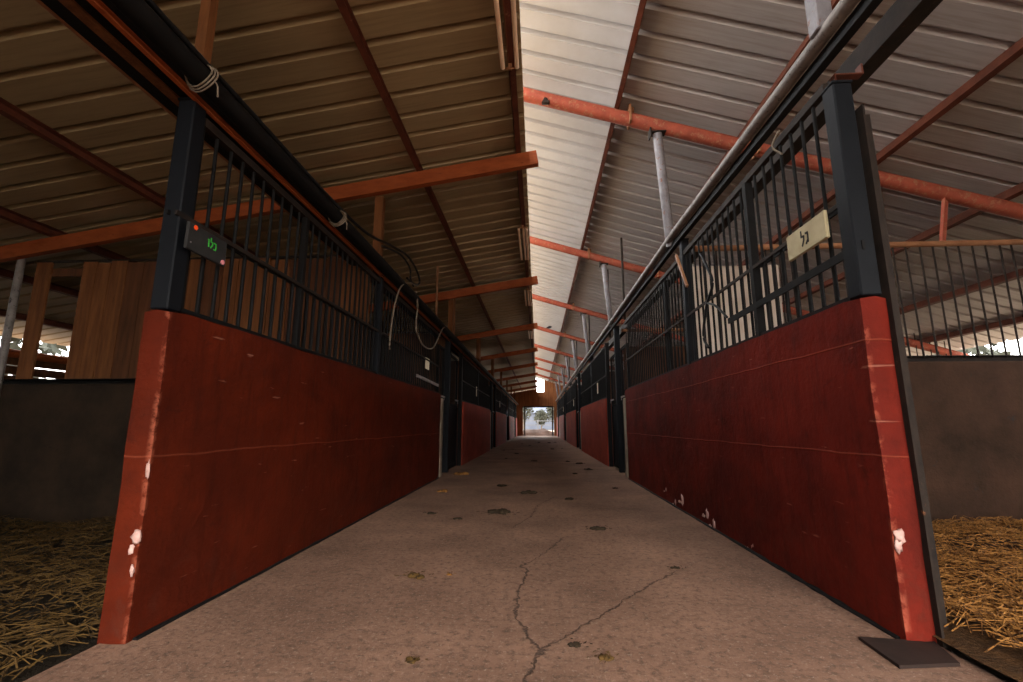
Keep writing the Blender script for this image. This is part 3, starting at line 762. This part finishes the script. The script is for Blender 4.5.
MB().rod((Xs+.007, 2.190, 1.672), (Xs+.012, 2.190, 1.672), .012, 14).build('round_sticker', 'pink_dot', t, org)
MB().rod((Xs+.007, 1.965, 1.690), (Xs+.011, 1.965, 1.690), .004, 8).build('screw', 'galv', t, org)

# ------------------------------------------------------------------ cables, ropes
def smooth_pts(pts, n=8):
    pts = [Vector(p) for p in pts]; out = []
    P = [pts[0]]+pts+[pts[-1]]
    for i in range(1, len(P)-2):
        for j in range(n):
            t = j/n; a, b_, c, d_ = P[i-1], P[i], P[i+1], P[i+2]
            out.append(.5*((2*b_)+(c-a)*t+(2*a-5*b_+4*c-d_)*t*t+(3*b_-a-3*c+d_)*t**3))
    out.append(pts[-1]); return out
def cable(name, pts, r, mat, label, cat, group=None):
    o = MB().tube(smooth_pts(pts), r, 7).build(name, mat, None, tuple(pts[0])); return tag(o, label, cat, group)
xc = -1.53
cable('power_cable', [(-1.54, -1.0, 2.520), (-1.54, 1.0, 2.522), (-1.54, 2.2, 2.522), (-1.54, 3.2, 2.524), (-1.53, 3.9, 2.56), (xc, 4.6, 2.72), (xc, 5.2, 2.83), (xc, 5.6, 2.80), (xc, 5.78, 2.70), (xc, 5.6, 2.60), (xc, 5.2, 2.56)], .013, 'cable_black', 'black power cable arching above the left pipe beside the near orange beam', 'cable')
cable('power_cable', [(xc, 4.3, 2.60), (xc, 4.9, 2.74), (xc, 5.3, 2.72), (xc, 5.35, 2.60), (xc, 5.5, 2.55)], .011, 'cable_black', 'second black cable looping under the arching cable on the left', 'cable')
cable('rope', [(xc, 5.65, 2.60), (xc, 5.25, 2.52), (xc, 4.95, 2.36), (xc, 4.78, 2.1), (xc, 4.70, 1.85), (xc, 4.68, 1.62)], .010, 'cable_grey', 'grey rope hanging in a curve down the near left grille', 'rope')
cable('rope', [(xc, 5.62, 2.52), (xc, 5.72, 2.35), (xc, 5.68, 2.15), (xc, 5.72, 2.0)], .012, 'cable_grey', 'short grey strap hanging from the left pipe', 'rope')
cable('rope', [(xc, 5.72, 2.02), (xc, 6.1, 1.90), (xc, 6.7, 1.98), (xc, 7.3, 2.38), (xc, 7.7, 2.50)], .011, 'cable_grey', 'grey rope sagging from the left pipe toward the doorway', 'rope')
def wire_tie(x, y, z, r, label):
    t = thing('wire_tie', (x, y, z), label, 'wire', 'twisted wire ties round the rails'); org = (x, y, z)
    for q in range(3):
        pts = [(x+(r+.006*q)*math.cos(a), y+.012*(q-1)+.01*math.sin(2*a), z+(r+.004*q)*math.sin(a)) for a in [2*math.pi*i/16 for i in range(17)]]
        MB().tube(pts, .0045, 5).build('wire_loop', 'cable_grey', t, org)
    MB().tube([(x+r, y, z-.01), (x+r+.02, y+.01, z-.05), (x+r+.01, y+.03, z-.09)], .004, 5).build('wire_end', 'cable_grey', t, org)
wire_tie(-1.565, 1.84, 2.46, .064, 'twisted wire tie round the black pipe at the near left post')
wire_tie(-1.565, 3.35, 2.46, .060, 'small wire tie on the black pipe beside the near orange beam')
cable('twine', [(1.47, 2.62, 2.60), (1.44, 2.66, 2.52), (1.46, 2.62, 2.45), (1.43, 2.55, 2.40)], .006, 'cable_grey', 'frayed twine end hanging from the right track rail', 'twine')
cable('harness_strap', [(1.47, 4.05, 2.36), (1.455, 3.9, 2.2), (1.45, 3.78, 2.0), (1.45, 3.95, 1.85), (1.46, 4.1, 1.62), (1.46, 4.0, 1.50)], .012, 'cable_black', 'black strap hanging against the near right grille by the pale sheet board', 'strap')
cable('harness_strap', [(1.45, 3.95, 1.88), (1.45, 3.75, 1.80), (1.45, 3.55, 1.66)], .010, 'cable_black', 'short black strap end slanting across the near right grille', 'strap')
t = thing('beam_bracket', (1.58, 2.16, 2.62), 'orange rusty bracket joining the near right post to the heavy dark beam', 'bracket')
MB().box(1.52, 1.66, 2.17, 2.215, 2.60, 2.608, .002).box(1.52, 1.528, 2.17, 2.215, 2.53, 2.60, .002).box(1.655, 1.665, 2.17, 2.215, 2.60, 2.66, .002).build('bent_plate', 'purlin', t, tuple(t.location))
# diagonal rusty brace on right partition post
o = MB().bar((1.43, 4.62, 2.56), (1.43, 4.35, 2.15), .02, .03).build('diagonal_brace', 'lamp_body', None, (1.43, 4.6, 2.5)); tag(o, 'short rusty diagonal brace on the first right wall post', 'brace')

# steel plate on the floor at the near right corner
o = MB().add([(1.28,2.13,0),(1.27,1.90,0),(1.50,1.93,0),(1.55,2.10,0),(1.28,2.13,.012),(1.27,1.90,.012),(1.50,1.93,.012),(1.55,2.10,.012)],
             [(0,1,2,3),(7,6,5,4),(0,4,5,1),(1,5,6,2),(2,6,7,3),(3,7,4,0)]).build('steel_plate', 'plate_steel', None, (1.35, 2.05, 0))
tag(o, 'flat brown steel plate on the floor at the near foot of the right red wall', 'plate')

# ------------------------------------------------------------------ straw
def straw_field(name, x0, x1, y0, y1, z, n, mat, label, seed, lo=.05, hi=.2):
    rnd = random.Random(seed); mb = MB()
    for i in range(n):
        x = rnd.uniform(x0, x1); y = y0+(y1-y0)*rnd.random()**1.3; a = rnd.uniform(0, math.pi*2); L_ = rnd.uniform(lo, hi); w_ = rnd.uniform(.0012, .0028)*1.3
        zz = z+.05*mnoise.noise(Vector((x*1.7, y*1.7, 0)))+.025*mnoise.noise(Vector((x*6, y*6, 3)))+rnd.uniform(.0, .035)
        d = Vector((math.cos(a), math.sin(a), rnd.uniform(-.25, .35))); s_ = Vector((-math.sin(a), math.cos(a), 0))*w_
        p = Vector((x, y, zz)); bend = Vector((rnd.uniform(-.02,.02), rnd.uniform(-.02,.02), rnd.uniform(0,.025)))
        q = [p-d*L_/2, p+bend, p+d*L_/2]
        u = Vector((0,0,w_*1.2))
        P = []
        for c in q: P += [c-s_, c+s_, c+u]
        mb.add(P, [(0,1,4,3),(1,2,5,4),(2,0,3,5),(3,4,7,6),(4,5,8,7),(5,3,6,8)])
    o = mb.build(name, mat, None, ((x0+x1)/2, y0, z)); return tag(o, label, 'straw', None, 'stuff')
straw_field('straw_bedding', XR+T+.13, 6.0, 1.5, 4.36, .045, 14000, 'straw', 'loose golden straw strewn over the near right stall floor', 3)
straw_field('straw_bedding', -5.6, XL-T-.13, 1.5, 4.38, -.055, 7500, 'straw_dark', 'dull brown straw, darkened for shade, strewn over the near left stall floor', 4)

# droppings, wisps on the aisle
def clump(x, y, r, mat, label, group, seed, n=6, name='dung_clump', cat='dung'):
    rnd = random.Random(seed); mb = MB()
    for i in range(n+4):
        a = rnd.uniform(0, 6.28); q = r*rnd.random()**.5*(.2 if i < 2 else .8)
        mb.blob((x+q*math.cos(a)*.9, y+q*math.sin(a)*.6, r*.10), (r*rnd.uniform(.3,.5), r*rnd.uniform(.3,.5), r*rnd.uniform(.12,.26)), 2, .35, 2.5, rnd.random()*9)
    for i in range(n*3):
        a = rnd.uniform(0, 6.28); q = r*1.5*rnd.random()
        p = Vector((x+q*math.cos(a)*1.5, y+q*math.sin(a), .006)); dd = Vector((math.cos(a*3), math.sin(a*3), rnd.uniform(0,.3)))*r*.35
        mb.tube([p-dd*.5+Vector((0,0,.003)), p+dd*.5+Vector((0,0,.004))], .0016, 4)
    return tag(mb.build(name, mat, None, (x, y, 0)), label, cat, group)
clump(-.38, 4.78, .10, 'dung', 'dark brown dung clump in the middle of the aisle, the largest and darkest', None, 1, 14)
clump(-.70, 2.80, .055, 'straw_dark', 'small yellowish chewed straw clump left of the long floor crack', None, 2, 5, 'straw_clump', 'straw')
clump(.14, 2.02, .030, 'dung', 'small dark dropping near the bottom edge of the photo right of the crack', None, 3, 5)
clump(.24, 1.92, .035, 'straw_dark', 'tan straw scrap at the bottom of the photo right of the crack', None, 4, 4, 'straw_clump', 'straw')
clump(-.52, 2.85, .02, 'straw', 'pale straw scrap beside the yellowish clump', None, 5, 2, 'straw_clump', 'straw')
clump(-.47, 1.86, .028, 'straw_dark', 'tiny tan scrap at the bottom left of the aisle floor', None, 6, 4, 'straw_clump', 'straw')
clump(.82, 3.05, .03, 'dung', 'flattened brown scrap at the right end of the branching crack', None, 8, 4)
clump(.50, 4.1, .07, 'dung', 'scattered dark droppings at the right middle of the aisle', None, 9, 8)
clump(-1.05, 4.7, .05, 'dung', 'dark dropping near the left wall', None, 10, 6)
clump(-.75, 4.45, .04, 'dung', 'small dark dropping between the left wall and the largest clump', None, 11, 5)
clump(-1.35, 8.3, .14, 'straw', 'pale straw scraps before the left doorway gap', None, 12, 4, 'straw_clump', 'straw')
clump(-1.25, 6.2, .08, 'straw', 'few pale straw bits by the foot of the near left wall', None, 13, 2, 'straw_clump', 'straw')
rs = random.Random(5)
for i in range(22):
    y = rs.uniform(5.6, 24); x = rs.uniform(-1.2, 1.1)
    clump(x, y, rs.uniform(.04, .10), 'dung', 'small dark dropping scattered farther down the aisle', 'scattered droppings down the aisle', 20+i, 5)

# small bird on a far red pipe
bx, by = .10+.35, FR_R[3]
bz = zp(bx)+.08
t = thing('bird', (bx, by, bz), 'small dark bird perched on a far red roof pipe', 'bird')
MB().tube(smooth_pts([(bx-.14,by,bz+.02),(bx-.06,by,bz+.045),(bx,by,bz+.06),(bx+.07,by,bz+.09),(bx+.10,by,bz+.125),(bx+.125,by,bz+.13),(bx+.155,by,bz+.125)], 3), [.006,.012,.02,.03,.038,.045,.048,.048,.046,.04,.033,.03,.03,.028,.022,.016,.01,.006,.003], 10).build('body', 'bird', t, (bx,by,bz))

# ------------------------------------------------------------------ outside
def tree(x, y, h, r, label, seed, group):
    rnd = random.Random(seed); t = thing('tree', (x, y, -.2), label, 'tree', group); org = (x, y, -.2)
    MB().tube([(x, y, -.3), (x+.1, y, h*.35), (x, y+.1, h*.7)], [r*.10, r*.08, r*.03], 8).build('trunk', 'bark', t, org)
    mb = MB()
    for i in range(1500):
        a = rnd.uniform(0, 6.28); ph = math.acos(rnd.uniform(-1, 1)); q = rnd.random()**.4
        lump = 1+.35*mnoise.noise(Vector((math.cos(a)*2, math.sin(a)*2, math.cos(ph)*2+seed)))
        p = Vector((x+r*q*lump*math.sin(ph)*math.cos(a), y+r*q*lump*math.sin(ph)*math.sin(a), h*.62+h*.40*q*lump*math.cos(ph)))
        u = Vector((rnd.uniform(-1,1), rnd.uniform(-1,1), rnd.uniform(-1,1))).normalized()*.22; w_ = u.cross(Vector((rnd.uniform(-1,1), rnd.uniform(-1,1), .4))).normalized()*.11
        mb.add([p-u, p+w_, p+u, p-w_], [(0,1,2,3)])
    mb.build('foliage', 'foliage', t, org)
tree(-2.3, 72, 6.6, 1.7, 'grey green tree outside the far doorway, at its left', 1, 'trees beyond the far doorway')
tree(2.9, 80, 5.6, 1.5, 'grey green tree outside the far doorway, at its right', 2, 'trees beyond the far doorway')
tree(.6, 88, 3.6, 1.3, 'distant tree in the middle of the far doorway', 3, 'trees beyond the far doorway')
tree(17, 20, 4.2, 2.6, 'green tree outside the right eave seen through the brown grille', 4, None)
tree(22, 34, 5.2, 3.2, 'green tree far outside the right eave, beyond the nearer one', 5, None)
for i in range(5): tree(-15, 1+9*i, 5.5, 3.0, 'added tree shading the left eave, %s one' % nth(i), 8+i, 'added trees shading the left eave')  # trees added to keep daylight out of the left stalls
t = thing('fence', (-6, 52, -.2), 'pale grey rail fence beyond the far doorway', 'fence'); org = tuple(t.location)
for z in (.35, .85, 1.3): MB().bar((-8, 52, z), (9, 52, z), .05, .08).build('rail', 'fence', t, org)
for x in range(-8, 10, 2): MB().box(x-.06, x+.06, 51.95, 52.07, -.25, 1.45).build('fence_post', 'fence', t, org)
o = MB().blob((-.1, 46, -.2), (2.1, 1.3, .62), 3, .22, 3, 4).build('soil_mound', 'mound', None, (-.1, 46, -.2)); tag(o, 'low mound of reddish soil just outside the far doorway', 'mound')
o = MB().box(-14, 12, 95, 99, -.2, 3.2).add([(-14,94.5,3.2),(12,94.5,3.2),(12,97,4.6),(-14,97,4.6),(-14,99.5,3.2),(12,99.5,3.2)], [(0,1,2,3),(3,2,5,4),(0,3,4),(1,5,2)]).build('far_shed', 'far_roof', None, (0, 95, -.2)); tag(o, 'pale blue grey shed far beyond the doorway', 'shed')
t = thing('eave_rail', (XLE+.2, YBACK, 1.95), 'rusty orange rail under the left eave seen through the board gap', 'rail')
MB().rod((XLE+.2, YBACK, 2.02), (XLE+.2, YEND, 2.02), .07, 10).build('tube', 'rust_beam', t, tuple(t.location))

# ------------------------------------------------------------------ light: overcast sky and a soft low sun from behind
w = D.worlds.new('overcast_sky'); SC.world = w; w.use_nodes = True; nt = w.node_tree
bg = nt.nodes['Background']; tc = nt.nodes.new('ShaderNodeTexCoord'); sp = nt.nodes.new('ShaderNodeSeparateXYZ')
nt.links.new(tc.outputs['Generated'], sp.inputs[0])
c = ramp(nt, sp.outputs['Z'], [(0., (.84,.82,.80,1)), (.25, (.84,.84,.84,1)), (1., (.80,.82,.86,1))])
cl = noise(nt, tc.outputs['Generated'], 3, 5, .6)
c = mix(nt, ramp(nt, cl, [(.4, W0), (.7, (.5,.5,.5,1))]), c, (1.0,.97,.93,1))
nt.links.new(c, bg.inputs['Color']); bg.inputs['Strength'].default_value = 5.0
s = D.lights.new('sun', 'SUN'); s.energy = 1.7; s.angle = math.radians(26); s.color = (1., .93, .82)
so = D.objects.new('sun', s); COL.objects.link(so); so.rotation_euler = Vector((-math.sin(math.radians(12))*math.cos(math.radians(24)), math.cos(math.radians(12))*math.cos(math.radians(24)), -math.sin(math.radians(24)))).to_track_quat('-Z', 'Y').to_euler()

# ------------------------------------------------------------------ camera
cam = D.cameras.new('camera'); co = D.objects.new('camera', cam); COL.objects.link(co); SC.camera = co
cam.sensor_fit = 'HORIZONTAL'; cam.sensor_width = 36; cam.lens = 465/1023*36; cam.clip_start = .02; cam.clip_end = 400
co.location = (0, 0, .85); co.rotation_euler = (math.radians(90+10.2396), 0, math.radians(3.2099))
SC.view_settings.view_transform = 'Standard'; SC.view_settings.look = 'None'
SC.view_settings.gamma = 1; SC.view_settings.use_curve_mapping = False; SC.view_settings.exposure = 1.2
SC.cycles.max_bounces = 10; SC.cycles.diffuse_bounces = 6; SC.cycles.transmission_bounces = 6
SC.cycles.use_denoising = True
try: SC.cycles.denoiser = 'OPENIMAGEDENOISE'
except Exception: pass
SC.cycles.sample_clamp_indirect = 6
